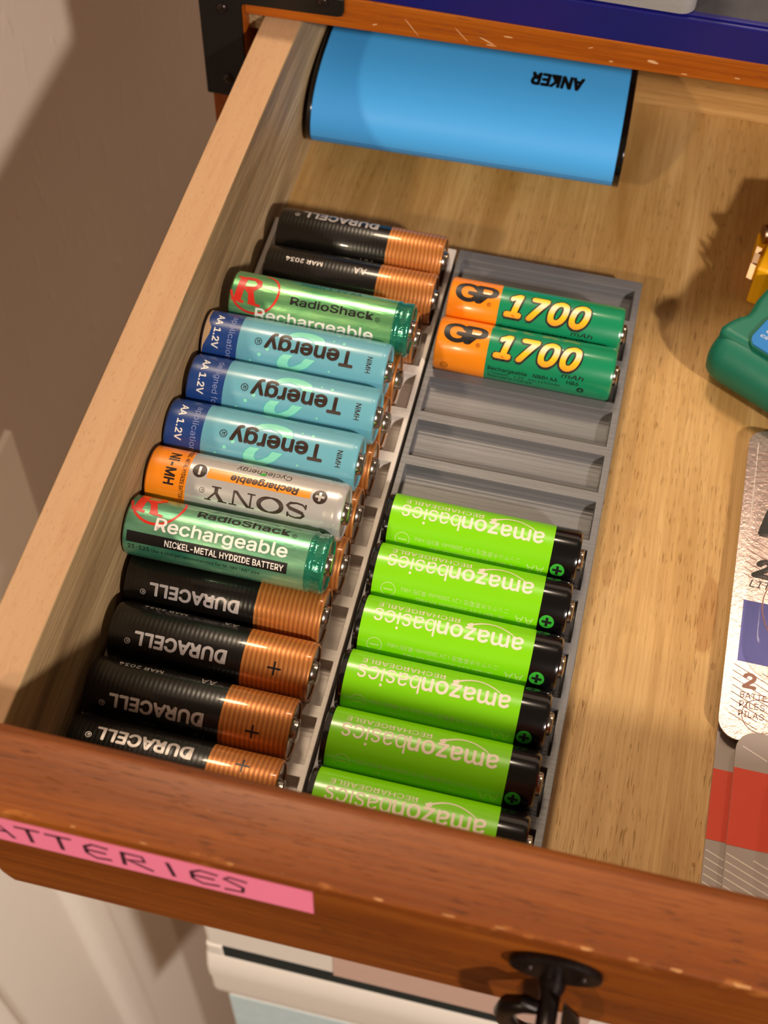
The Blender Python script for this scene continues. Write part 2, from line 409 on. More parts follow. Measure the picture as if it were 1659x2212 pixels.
# ------------------------------------------------------------------ the setting
def struct(o): o['kind'] = 'structure'; return o
struct(obj('wall_left', newbox(-165, -105, 75, 1100, -1250, 600), M_WALL))
struct(obj('floor', newbox(-1200, 1400, -1400, 1160, -1290, -1250), M_BOARD))
struct(obj('wall_back', newbox(-165, 1400, 1100, 1160, -1250, 700), M_WALL))
XL = -105
def moulding(y0, y1, d):   # stepped vertical casing on the left wall
    return prism([(XL - .5, y0), (XL + d * .35, y0), (XL + d * .8, y0 + 4), (XL + d, y0 + 8), (XL + d, y1 - 9), (XL + d * .45, y1 - 6), (XL + d * .3, y1), (XL - .5, y1)], -1250, -130)
struct(obj('trim_1', moulding(160, 190, 9), M_CREAM, smooth=50))
struct(obj('trim_2', moulding(76, 101, 9), M_CREAM, smooth=50))
struct(obj('trim_3', newbox(XL - .5, XL + 2.5, 75.5, 245, -1250, -130), M_CREAM))

# ------------------------------------------------------------------ drawer
XW, DR = 8.18, 268.0
drawer = thing('drawer', 'open wooden battery drawer with pale sides, tan bottom and reddish-brown stained front', 'drawer', (XW, 52, 0))
DL = Vector((XW, 52, 0))
def part(name, bm, mat, parent, **k):
    bmesh.ops.translate(bm, vec=-DL, verts=bm.verts); return obj(name, bm, mat, parent, **k)
# bottom board: keeps its own pattern coordinates
part('bottom_board', newbox(XW - 4, DR + 4, 49, 338, -4, 0), M_FLOOR, drawer)
bm = newbox(XW - 11.1, XW, 52, 340, -6, 49.2)
for f in bm.faces:
    if f.normal.z > .9 or (f.calc_center_median().z > 49): f.material_index = 1
part('side_board', bm, [M_SIDE, M_SAWN], drawer, bevel=0.5)
part('side_board', newbox(DR, DR + 11.1, 52, 340, -6, 49.2), M_SIDE, drawer, bevel=0.5)
part('back_board', newbox(XW, DR, 332.5, 340, 0, 49.2), M_BACK, drawer, bevel=0.4)
# front board: bevelled in plan at its left end, rounded lower corner
def front_board():
    Z0, Z1, YF, YB = 26.1, 63.7, 34.9, 52.6
    bm = bmesh.new()
    def section(x_face, x_back):
        """outline of the board in y and z; x slides from the face to the back"""
        o = [(YF, Z0), (YF, Z1 - 1.2), (YF + .35, Z1 - .35), (YF + 1.2, Z1)]
        for k in range(7):
            a = math.radians(90 - 15 * k); o.append((YB - 3.4 + 3.4 * math.cos(a), Z1 - 3.4 + 3.4 * math.sin(a)))
        o.append((YB, Z0)); return o
    O = section(0, 0)
    def xl(y, z):
        xf = 12.2 if z > 33 else 12.2 + 2.4 * ((33 - z) / 6.9) ** 2
        return xf + (-4 - xf) * (y - YF) / (YB - YF)
    zc = [Z0, 27.4, 29.6, 33]
    O = [(YF, z) for z in zc] + O[1:-1] + [(YB, z) for z in reversed(zc)]
    A = [bm.verts.new((xl(y, z), y, z)) for y, z in O]; B = [bm.verts.new((DR + 16, y, z)) for y, z in O]
    n = len(O)
    for i in range(n): bm.faces.new((A[i], A[(i + 1) % n], B[(i + 1) % n], B[i]))
    bmesh.ops.triangulate(bm, faces=[bm.faces.new(A[::-1])]); bm.faces.new(B)
    bmesh.ops.recalc_face_normals(bm, faces=bm.faces)
    return bm
fb = obj('front_board', front_board(), M_FRONT, drawer, smooth=32)
fb.location = -DL * S
part('lower_front', newbox(-2.5, DR + 10.5, 46.2, 52, -6, 26.6), M_FRONT, drawer, bevel=0.5)
# pale chips along the top front edge
bm = bmesh.new()
for cx, w, h in ((62, 2.2, .5), (88.5, 2.6, .9), (101, 3.4, .6), (110, 2.8, .5), (124.9, 3.4, 1.0), (140.3, 2.6, 1.3), (151.5, 4.6, 1.5), (133, 2.4, .4), (46, 2.0, .4), (33, 1.6, .5)):
    n = 9; pts = []
    for k in range(n):
        a = 2 * math.pi * k / n; rr = 1 + random.uniform(-.35, .35)
        pts.append((cx + math.cos(a) * w * .36 * rr, 35.7 + math.sin(a) * h * .32 * rr))
    prism(pts, 63.30, 63.56, bm)
o = obj('edge_chips', bm, plain('bare_chipped_wood', '#c08a54', 0.7), drawer); o.location = -DL * S; o['label'] = 'pale bare-wood chips along the worn top edge'; o['kind'] = 'stuff'
# tape label and its handwriting
tape = obj('tape_label', newbox(6, 77, 34.72, 34.86, 50.2, 61.4), M_PINK, drawer); tape.location = -DL * S; tape['label'] = 'pink tape label with handwritten black capitals'
bmv = tape.data.vertices
P = Print()
def hand(strokes, x0, w, h=6.6, z0=52.6):
    for st in strokes: P.strip([(x0 + a * w, z0 + b * h) for a, b in st], 0.85, lambda a, b: (a, b), 0)
A_ = [[(0, 0), (.5, 1), (1, 0)], [(.2, .4), (.85, .4)]]
B_ = [[(0, 0), (0, 1), (.7, .9), (.7, .6), (0, .5), (.85, .4), (.8, .05), (0, 0)]]
T_ = [[(0, .95), (1, 1)], [(.5, 1), (.5, 0)]]
E_ = [[(1, .92), (.35, 1), (0, .75), (0, .25), (.35, 0), (1, .1)], [(0, .52), (.85, .52)]]
R_ = [[(0, 0), (.05, 1)], [(0, .95), (.8, .95), (.85, .6), (.1, .45), (.5, .3), (1.1, 0)]]
I_ = [[(0, 1), (.25, 0)]]
S_ = [[(1, .9), (.3, 1), (.05, .8), (.8, .4), (.75, .05), (0, 0)]]
for g, x, w in ((B_, 8.5, 4.5), (A_, 15.2, 5), (T_, 21.2, 5), (T_, 27.0, 5.2), (E_, 34.5, 4.6), (R_, 41.5, 5.0), (I_, 50.2, 3), (E_, 54.6, 5.0), (S_, 60.4, 4.6)): hand(g, x, w)
bm = P.mesh()
for v in bm.verts: v.co = (v.co.x, 34.66, v.co.y)
obj('handwriting', bm, M_INK, tape)
# drop pull
pull = bpy.data.objects.new('pull', None); link(pull, drawer, tuple(Vector((121.1, 34.9, 53.4)) - DL)); pull['label'] = 'dark metal drop pull with a leaf-shaped back plate'
def plate_outline(w, h):
    o = []
    for k in range(32):
        a = 2 * math.pi * k / 32; o.append((w * math.copysign(abs(math.cos(a)) ** 1.15, math.cos(a)), h * math.copysign(abs(math.sin(a)) ** 0.9, math.sin(a))))
    return o
obj('back_plate', prism(plate_outline(8.4, 5.6), -1.6, 0.05, axis='y'), M_PULL, pull, bevel=0.5)
b = revolve([(0, 0), (0, 2.6), (1.6, 2.4), (2.6, 1.9), (10, 1.8), (11.2, 2.3), (12.0, 1.9), (12.4, 0)], 20)
bmesh.ops.rotate(b, cent=(0, 0, 0), matrix=Matrix.Rotation(math.radians(-90), 3, 'Z'), verts=b.verts)
obj('post', b, M_PULL, pull, loc=(0.2, -1.0, -5.6), smooth=40)
ringpts = [(-1.2, -6.2, -6.2), (-4.0, -6.4, -5.0), (-6.6, -6.2, -8.6), (-7.0, -5.8, -15), (-5.2, -5.6, -23), (-1.5, -5.5, -28), (1.5, -5.5, -28), (4.6, -5.6, -24), (5.6, -5.8, -17), (4.6, -6.0, -9), (2.6, -6.2, -0.6)]
obj('ring', tube(ringpts, [1.2, 1.7, 1.9, 1.9, 1.8, 1.8, 1.8, 1.8, 1.9, 1.7, .3], 12), M_PULL, pull, smooth=60)
for sx in (-4.6, 5.0):
    obj('screw', revolve([(0, 0.01), (0, .8), (.5, .6), (.6, 0)], 12), M_SCREW, pull, loc=(sx, -1.6, 0.5), rot=(0, 0, -math.pi / 2), smooth=40)
# ------------------------------------------------------------------ cabinet behind
cab = thing('cabinet', 'orange-stained wooden cabinet with black metal corner bracket holding the open drawer', 'cabinet', (-19.6, 279, -14))
CO = Vector((-19.6, 279, -14))
def cpart(name, bm, mat, parent=cab, **k):
    bmesh.ops.translate(bm, vec=-CO, verts=bm.verts); return obj(name, bm, mat, parent, **k)
def rail():
    x0, x1 = -7.8, 288; bm = bmesh.new(); P0 = []
    for x in (x0, x1):
        zb = 50.9 + 0.024 * (x + 8); zt = 61.2 + 0.006 * (x + 8)
        P0.append([bm.verts.new(p) for p in ((x, 279, zb), (x, 291, zb), (x, 291, zt), (x, 279, zt))])
    a, b = P0
    for i in range(4): bm.faces.new((a[i], a[(i + 1) % 4], b[(i + 1) % 4], b[i]))
    bm.faces.new(a[::-1]); bm.faces.new(b); bmesh.ops.recalc_face_normals(bm, faces=bm.faces); return bm
cpart('top_rail', rail(), M_RAIL, bevel=0.5)
cpart('stile', newbox(-19.6, -7.8, 279, 291, -14, 61.2), M_STILE, bevel=0.5)
cpart('stile', newbox(288, 300, 279, 291, -14, 61.2), M_STILE, bevel=0.5)
cpart('side_panel', newbox(-19.6, -7.8, 291, 560, -14, 61.2), M_STILE)
cpart('side_panel', newbox(288, 300, 291, 560, -14, 61.2), M_STILE)
cpart('bottom_rail', newbox(-7.8, 288, 279, 291, -14, -7.5), M_RAIL)
cpart('bottom_panel', newbox(-7.8, 288, 291, 560, -14, -7.5), M_RAIL)
cpart('top_panel', newbox(-7.8, 288, 291, 560, 54, 61.2), M_RAIL)
cpart('back_panel', newbox(-7.8, 288, 552, 560, -7.5, 54), M_RAIL)
cpart('drawer_guide', newbox(-7.8, -3.6, 283, 540, 43.5, 49.5), M_SIDE)
L = [(-19.9, 61.4), (-19.9, 21.6), (-8.9, 21.6), (-8.4, 22.2), (-8.4, 53.4), (-7.6, 54.7), (19.6, 55.6), (20.9, 56.1), (21.4, 57.4), (21.4, 61.4)]
br = cpart('corner_bracket', prism(L, 277.9, 279.0, axis='y'), M_BLACKM, bevel=0.3); br['label'] = 'black painted metal corner bracket'
cpart('corner_bracket', newbox(-20.9, -19.6, 277.9, 300, 21.6, 61.4), M_BLACKM, bevel=0.3)
for x, z in ((-14.0, 28.0), (15.4, 60.0), (-14, 52.4)):
    b = revolve([(0, 0), (0, 1.7), (.5, 1.5), (.9, .9), (1.0, 0)], 16)
    bmesh.ops.rotate(b, cent=(0, 0, 0), matrix=Matrix.Rotation(math.radians(-90), 3, 'Z'), verts=b.verts)
    o = obj('screw', b, M_SCREW, br, smooth=40); o.location = (Vector((x, 277.95, z)) - CO) * S
# pale scratches on the rail
bm = bmesh.new()
for x, z, w, h, a in ((61.5, 55.2, 4.6, .35, -22), (67.4, 57.6, 2.6, .45, 0), (63.0, 54.0, 3.0, .35, 0), (107.1, 57.2, 3.2, .9, -8), (96, 55.2, 1.2, .5, 0), (40.5, 55.5, 6.5, .22, -50), (54.5, 55.8, 5.5, .22, -45), (130, 56.4, 1.6, .4, 0), (30, 54.5, 1.6, .35, 20), (90, 58.5, 1.4, .3, 20), (116, 55.0, 1.8, .3, 0)):
    n = 8; pts = []
    for k in range(n):
        t = 2 * math.pi * k / n; u = math.cos(t) * w / 2; v = math.sin(t) * h / 2 * (1 + random.uniform(-.3, .3)); r_ = math.radians(a)
        pts.append((x + u * math.cos(r_) - v * math.sin(r_), z + u * math.sin(r_) + v * math.cos(r_)))
    prism(pts, 278.93, 279.1, bm, axis='y')
o = cpart('scratches', bm, plain('bare_scratched_wood', '#d8a878', 0.7)); o['kind'] = 'stuff'; o['label'] = 'pale scratches in the stain of the rail'

# ------------------------------------------------------------------ things on the cabinet
nb = thing('storage_case', 'navy blue plastic case with dusty grey lid lying on the cabinet', 'case', (22, 279, 61.4))
bm = newbox(0, 250, 0.2, 150, 0, 10.6); obj('body', bm, M_NAVY, nb, bevel=0.7)
obj('lid_inset', newbox(3.2, 246.8, 3.4, 146.8, 10.2, 10.75), M_DUST, nb)
rim = prism(rrect(1.6, 248.4, 1.6, 148.4, 3), 10.4, 11.3)
inner = prism(rrect(3.2, 246.8, 3.2, 146.8, 2.4), 10.3, 11.4)
def ringbox(x0, x1, y0, y1, w, z0, z1):
    bm = bmesh.new()
    box(bm, x0, x1, y0, y0 + w, z0, z1); box(bm, x0, x1, y1 - w, y1, z0, z1); box(bm, x0, x0 + w, y0 + w, y1 - w, z0, z1); box(bm, x1 - w, x1, y0 + w, y1 - w, z0, z1)
    return bm
rim.free(); inner.free()
obj('rim', ringbox(1.4, 248.6, 1.4, 148.6, 1.8, 10.4, 11.2), M_NAVY, nb, bevel=0.3)
cb = thing('clear_box', 'frosted clear plastic box standing on the navy case', 'box', (46, 279.6, 72.8))
def tray_shell(x1, y1, z1, w, r):
    bm = bmesh.new(); o = rrect(0, x1, 0, y1, r, 6); i = rrect(w, x1 - w, w, y1 - w, r - w, 6); n = len(o)
    ob = [bm.verts.new((a * 1.0, b, 0)) for a, b in o]; ot = [bm.verts.new((a, b, z1)) for a, b in o]
    it = [bm.verts.new((a, b, z1)) for a, b in i]; ib = [bm.verts.new((a, b, w)) for a, b in i]
    for k in range(n):
        j = (k + 1) % n
        bm.faces.new((ob[k], ob[j], ot[j], ot[k])); bm.faces.new((ot[k], ot[j], it[j], it[k])); bm.faces.new((it[k], it[j], ib[j], ib[k]))
    bm.faces.new(ob[::-1]); bm.faces.new(ib); bmesh.ops.recalc_face_normals(bm, faces=bm.faces); return bm
obj('body', tray_shell(69, 60, 30, 1.6, 4), M_FROST, cb, smooth=50)
obj('lid', prism(rrect(-1, 70, -1, 61, 4.5), 30, 33), M_FROST, cb, bevel=0.8)

# ------------------------------------------------------------------ power bank
pb = thing('power_bank', 'sky blue power bank with black end caps at the back of the drawer', 'power bank', (9.4, 277.0, 0), (0, 0, math.radians(1.7)))
OW, OH, OZ = 25.5, 13.4, 15.6
def oval(grow=0.0):
    """side outline: full rounded top, slimmer underside"""
    pts = []; n = 64
    for k in range(n):
        a = 2 * math.pi * k / n; c, q = math.cos(a), math.sin(a); e = 0.78 if q > 0 else 1.3
        pts.append((OW - 1.4 + (OW + grow) * math.copysign(abs(c) ** e, c), OZ + (OH + grow) * math.copysign(abs(q) ** 0.9, q)))
    return pts
def oval_y(z):
    q = (z - OZ) / OH; q1 = abs(q) ** (1 / 0.9); c = math.sqrt(max(0, 1 - q1 * q1)); return OW - 1.4 - OW * c ** (0.78 if q > 0 else 1.3)
def oval_z(y):
    c = abs((y - OW + 1.4) / OW) ** (1 / 0.78); return OZ + OH * math.sqrt(max(0, 1 - c * c)) ** 0.9
obj('shell', prism(oval(), 2.0, 93.4, axis='x'), M_CYAN, pb, smooth=35)
for a0, a1 in ((0.6, 2.0), (93.4, 95.4)):
    obj('end_cap', prism(oval(grow=0.12), a0, a1, axis='x'), M_BLACKG, pb, smooth=35, bevel=0.25)
# pair of shallow ribs along the lower front edge
for z in (13.4, 12.2):
    obj('groove', tube([(2.0, oval_y(z) + .05, z), (93.4, oval_y(z) + .05, z)], 0.24, 6), M_CYANG, pb)
P = Print()
P.text('ANKER', 15.9, 5.4, lambda s, t: (s, t), 0, bold=0.045, shear=0.1)
bm = P.mesh()
for v in bm.verts:
    x = 80.4 - v.co.x; y = 23.4 - v.co.y; v.co = (x, y, oval_z(y) + 0.06)
obj('lettering', bm, M_BLACKP, pb)

# ------------------------------------------------------------------ battery trays
PITCH = 15.0
def tray(x0, x1, s0, s1, yc0, ztop, hw, sides):
    bm = bmesh.new(); yb = yc0 + 9.4; yf = yc0 - 11 * PITCH - 9.4; rc = 7.22; zc = ztop + math.sqrt(rc * rc - hw * hw)
    prof = [(yf, ztop)]; slots = []
    for k in range(11, -1, -1):
        yc = yc0 - k * PITCH; arc = []
        for i in range(15):
            if i in (0, 14): yy, zz = (-hw if i == 0 else hw), ztop
            elif i in (1, 13): yy, zz = (-hw + .2 if i == 1 else hw - .2), ztop - 1.9
            else:
                u = (i - 7) / 5; yy = u * (hw - .45); zz = ztop - 3.35 + .9 * abs(u) ** 3
            arc.append((yc + yy, zz))
        slots.append((len(prof), len(prof) + 14)); prof += arc
    prof.append((yb, ztop))
    A = [bm.verts.new((s0, y, z)) for y, z in prof]; B = [bm.verts.new((s1, y, z)) for y, z in prof]
    for i in range(len(prof) - 1): bm.faces.new((A[i], B[i], B[i + 1], A[i + 1]))
    # rims beside the slots, at tray top
    for xx, row, sgn in ((x0, A, 1), (x1, B, -1)):
        o = [bm.verts.new((xx, y, ztop)) for y in (yf, yb)]
        top = [row[0]]
        for a, b in slots:
            top += [row[a], row[b]]; bm.faces.new([row[i] for i in range(a, b + 1)])
        top.append(row[-1]); bm.faces.new(top + [o[1], o[0]])
        lo = [bm.verts.new((xx, y, 0)) for y in (yf, yb)]
        bm.faces.new((o[0], o[1], lo[1], lo[0]))
        if sgn > 0: L0, T0 = lo, o
        else: L1, T1 = lo, o
    for i, (a, b) in enumerate(((A[0], B[0]), (A[-1], B[-1]))): bm.faces.new((L0[i], T0[i], a, b, T1[i], L1[i]))
    bm.faces.new((L0[0], L0[1], L1[1], L1[0]))
    bmesh.ops.recalc_face_normals(bm, faces=bm.faces)
    bmesh.ops.triangulate(bm, faces=[f for f in bm.faces if len(f.verts) > 4])
    return bm
ZB = 12.27
gt = obj('battery_tray', tray(0, 53.2, 1.7, 51.3, 0, 8.35, 5.95, 0), M_GREY, loc=(63.9, 236.3, 0), bevel=0.25)
tag(gt, 'grey 3D-printed battery tray with four empty slots beside the wide bare drawer bottom', 'tray')
wt = obj('battery_tray', tray(0, 54.1, 1.5, 52.8, 0, 8.35, 5.95, 0), M_WHITE, loc=(8.9, 236.0, 0), bevel=0.25)
tag(wt, 'white 3D-printed battery tray filled with batteries along the left drawer side', 'tray')

# ------------------------------------------------------------------ batteries
def end_parts(o, L, cap_r=6.6, nub=(1.3, 2.75), plate=M_STEEL, neg=True, ins=None):
    obj('positive_terminal', revolve([(L - .25, cap_r), (L - .1, cap_r - .2), (L - .2, 3.6), (L - .1, nub[1] + .25), (L + .35, nub[1]), (L + nub[0] - .3, nub[1]), (L + nub[0], nub[1] - .45), (L + nub[0] - .05, 0)], 40), plate, o, smooth=40)
    if ins: obj('insulator', revolve([(L - .05, cap_r - .1), (L + .08, cap_r - .2), (L + .08, 3.3), (L - .05, 3.2)], 40), ins, o, smooth=40)
    obj('negative_terminal', revolve([(0.35, 6.4), (0.15, 6.1), (0.0, 5.0), (0.0, 0)], 40), plate, o, smooth=40)
def aa(name='aa_battery'):
    o = bpy.data.objects.new(name, None); COL.objects.link(o); o.empty_display_size = 0.005; return o
def copy_tree(o, skip=()):
    c = o.copy(); COL.objects.link(c)
    for ch in o.children:
        if ch.name.split('.')[0] in skip: continue
        d = ch.copy(); COL.objects.link(d); d.parent = c
        for g in ch.children:
            e = g.copy(); COL.objects.link(e); e.parent = d
    return c
def put(o, x, y, z, roll, label, group):
    o.location = Vector((x, y, z)) * S; o.rotation_euler = (math.radians(roll), 0, 0); tag(o, label, 'battery', group); return o

# --- black and copper alkaline battery
def make_alkaline():
    o = aa(); L = 47.8; R = 7.05
    obj('sleeve', revolve([(.35, 6.4), (0, 6.3), (.1, 6.75), (.55, R), (31.9, R)], 72), M_DBLACK, o, smooth=35)
    obj('copper_band', revolve([(31.9, R), (47.1, R), (47.6, 6.85), (47.8, 6.5), (47.6, 6.3)], 72), M_COPPER, o, smooth=35)
    end_parts(o, L - .2)
    P = Print()
    for base in (0, 180):
        P.text('DURACELL', 22.0, 3.1, up_front(28.3, base - 12.2, R), 0, bold=0.03)
        P.ring(4.9, rad(base + 8) * R, .62, .13, lambda a, b: (a, b), 0); P.text('R', .55, .65, up_front(5.2, base + 5.2, R), 0)
        P.text('MAR 2034', 10.4, 1.35, up_front(16.2, base - 86, R), 0)
        P.text('AA', 3.6, 2.1, up_front(28.6, base - 91, R), 0)
    P.wrap('lettering', [M_SILVERP], o, R)
    Q = Print()
    fl = lambda a, b: (a, b)
    Q.rect(38.0, 41.2, -.22, .22, fl, 0); Q.rect(39.38, 39.82, -1.6, 1.6, fl, 0)
    Q.wrap('plus_sign', [M_BLACKP], o, R)
    return o
alk = make_alkaline()
GA = 'black and copper AA batteries in the white tray'
WX = [13.2, 13.6, 11.9, 10.2, 10.3, 10.7, 10.4, 10.6, 9.8, 10.9, 10.3, 10.9]
WR = [-17, 89.5, 150, 120, 60, 200, 100, 160, 47, 34, 44, -10]
WL = ['black and copper AA battery rearmost in the white tray, lettering near its back edge',
      'black and copper AA battery second from the back, its MAR 2034 date facing up',
      'black and copper AA battery almost hidden under the rearmost metallic green battery',
      'black and copper AA battery, tip showing right of the rearmost turquoise battery',
      'black and copper AA battery, tip showing right of the middle turquoise battery',
      'black and copper AA battery, tip showing right of the foremost turquoise battery',
      'black and copper AA battery, tip showing right of the silver and orange battery',
      'black and copper AA battery, tip showing right of the frontmost green one',
      'black and copper AA battery touching the frontmost metallic green one, no plus sign',
      'black and copper AA battery with a plus sign, third from the drawer front',
      'black and copper AA battery, plus sign and MAR 2034 date, second from drawer front',
      'black and copper AA battery nearest the drawer front, partly hidden by it']
for k in range(12):
    o = alk if k == 0 else copy_tree(alk, skip=('plus_sign',) if k in (8,) else ())
    put(o, WX[k], 236.0 - PITCH * k, ZB, WR[k], WL[k], GA)
for ch in list(alk.children):
    if ch.name.startswith('plus_sign'): bpy.data.objects.remove(ch)

# --- lime and black rechargeable
def make_lime():
    o = aa(); R = R_AA; L = 48.2
    obj('jacket', revolve([(.35, 6.4), (0, 6.3), (.15, 6.8), (.8, R - .04), (47.0, R - .04), (47.8, 6.85), (48.2, 6.3), (48.0, 6.0)], 72), M_BLACKG, o, smooth=35)
    obj('label_band', revolve([(1.5, R - .03), (1.5, R), (41.5, R), (41.5, R - .03)], 72), M_GREEN, o, smooth=35)
    end_parts(o, L - .1, cap_r=6.1)
    P = Print(); X = 64.8
    P.text('amazon', 20.2, 4.2, up_front(103.9 - X, -8, R), 0, bold=0.014)
    P.text('basics', 14.5, 4.2, up_front(103.9 - X - 20.5, -8, R), 0)
    P.text('RECHARGEABLE', 19.2, 1.35, up_front(88.6 - X, -24, R), 0)
    sw = []
    for k in range(13):
        t = k / 12; x = 90.9 + (101.3 - 90.9) * t; th = -13 + 3 * t - 15.5 * math.sin(math.pi * t) ; sw.append((x - X, rad(th) * R))
    P.strip(sw, [.55 - .3 * (k / 12) for k in range(13)], lambda a, b: (a, b), 0)
    P.poly([(90.3 - X, rad(-15) * R), (91.6 - X, rad(-21) * R), (91.9 - X, rad(-11) * R), (90.8 - X, rad(-7) * R)], lambda a, b: (a, b), 0)
    P.ring(70.3 - X, rad(64) * R, 1.75, .22, lambda a, b: (a, b), 1); P.rect(69.2 - X, 71.4 - X, rad(64) * R - .2, rad(64) * R + .2, lambda a, b: (a, b), 1)
    P.text('\u30cb\u30c3\u30b1\u30eb\u6c34\u7d20\u96fb\u6c60 1.2V 2000mAh \u55ae3\u5f62 HR6', 26.0, 1.05, up_front(99.3 - X, 54, R), 1, font=False)
    P.text('Ni-MH 1.2V 2000mAh AA HR6', 21.0, 1.0, up_front(98.2 - X, 70, R), 1)
    P.text('AA', 4.4, 2.2, up_front(105.3 - X, 62, R), 1)
    P.wrap('lettering', [M_PALEP, M_PALELIME], o, R)
    Q = Print(); cx, cy = 108.4 - X, rad(63) * R
    Q.disc(cx, cy, 1.75, lambda a, b: (a, b), 0); Q.rect(cx - 1.15, cx + 1.15, cy - .32, cy + .32, lambda a, b: (a, b), 1, 1); Q.rect(cx - .32, cx + .32, cy - 1.15, cy + 1.15, lambda a, b: (a, b), 1, 1.2)
    Q.wrap('plus_sign', [M_GREEND, M_BLACKP], o, R)
    return o
lime = make_lime()
LL = ['lime green AA battery with black ends, rearmost of the lime row, beside the empty slots',
      'lime green AA battery with black ends, second of the lime row from the back',
      'lime green AA battery with black ends, third of the lime row from the back',
      'lime green AA battery with black ends, fourth of the lime row from the back',
      'lime green AA battery with black ends, second of the lime row from the drawer front',
      'lime green AA battery with black ends nearest the drawer front, half hidden by it']
for k in range(6):
    o = lime if k == 0 else copy_tree(lime)
    put(o, 64.8 + (0, -.1, .15, -.1, 0, .1)[k] + .3, 236.3 - PITCH * (6 + k), ZB, (0, -3, -1, 0, -1, 1)[k], LL[k], 'lime green AA batteries in the grey tray')

# --- orange and emerald rechargeable
def make_gp():
    o = aa(); R = R_AA; L = 48.0
    obj('orange_sleeve', revolve([(.35, 6.4), (0, 6.3), (.15, 6.8), (.7, R), (14.1, R)], 72), M_GPO, o, smooth=35)
    obj('green_sleeve', revolve([(14.1, R), (47.0, R), (47.7, 6.9), (48.0, 6.3), (47.8, 6.0)], 72), M_GPG, o, smooth=35)
    end_parts(o, L - .1, cap_r=6.1)
    P = Print()
    P.text('G', 6.9, 5.6, up_back(1.7, 32, R), 0, bold=0.028); P.text('P', 6.2, 5.6, up_back(7.4, 32, R), 0, bold=0.028)
    P.ring(11.4, rad(32) * R, .5, .12, lambda a, b: (a, b), 0); P.text('R', .5, .55, up_back(11.15, 34, R), 0)
    P.text('1700', 24.2, 7.2, up_back(15.2, 49, R), 0, 0, bold=0.075, shear=0.24, space=1.04)
    P.text('1700', 23.3, 6.6, up_back(15.65, 47.2, R), 1, 1, bold=0.036, shear=0.24, space=1.04)
    P.text('mAh', 6.0, 1.25, up_back(34.5, 66, R), 0, bold=0.01, shear=0.2)
    P.text('Rechargeable', 10.6, 1.15, up_back(15.0, 80, R), 0, bold=0.012); P.text('NiMH AA', 6.6, 1.2, up_back(27.2, 80, R), 0, bold=0.012); P.text('HR6', 3.2, 1.2, up_back(36.2, 80, R), 0, bold=0.012)
    P.text('170AAHC   1.2V   min.1650mAh', 19.6, 0.95, up_back(15.0, 92, R), 0)
    P.text('Standard charge', 12.0, 0.8, up_back(15.2, 101, R), 0)
    P.ring(3.2, rad(92) * R, .95, .16, lambda a, b: (a, b), 0); P.rect(2.6, 3.8, rad(92) * R - .1, rad(92) * R + .1, lambda a, b: (a, b), 0)
    P.disc(40.1, rad(91) * R, .95, lambda a, b: (a, b), 0); P.rect(39.5, 40.7, rad(91) * R - .13, rad(91) * R + .13, lambda a, b: (a, b), 2, 1); P.rect(39.97, 40.23, rad(91) * R - .6, rad(91) * R + .6, lambda a, b: (a, b), 2, 1)
    P.wrap('lettering', [M_BLACKP, M_1700, M_GPG], o, R)
    return o
gp = make_gp()
put(gp, 65.6, 221.3, ZB, 0, 'orange and emerald AA battery rearmost in the grey tray, behind its twin', 'orange and emerald AA batteries')
put(copy_tree(gp), 65.5, 206.3, ZB, 0, 'orange and emerald AA battery in front of its twin, fine print and rating line showing', 'orange and emerald AA batteries')

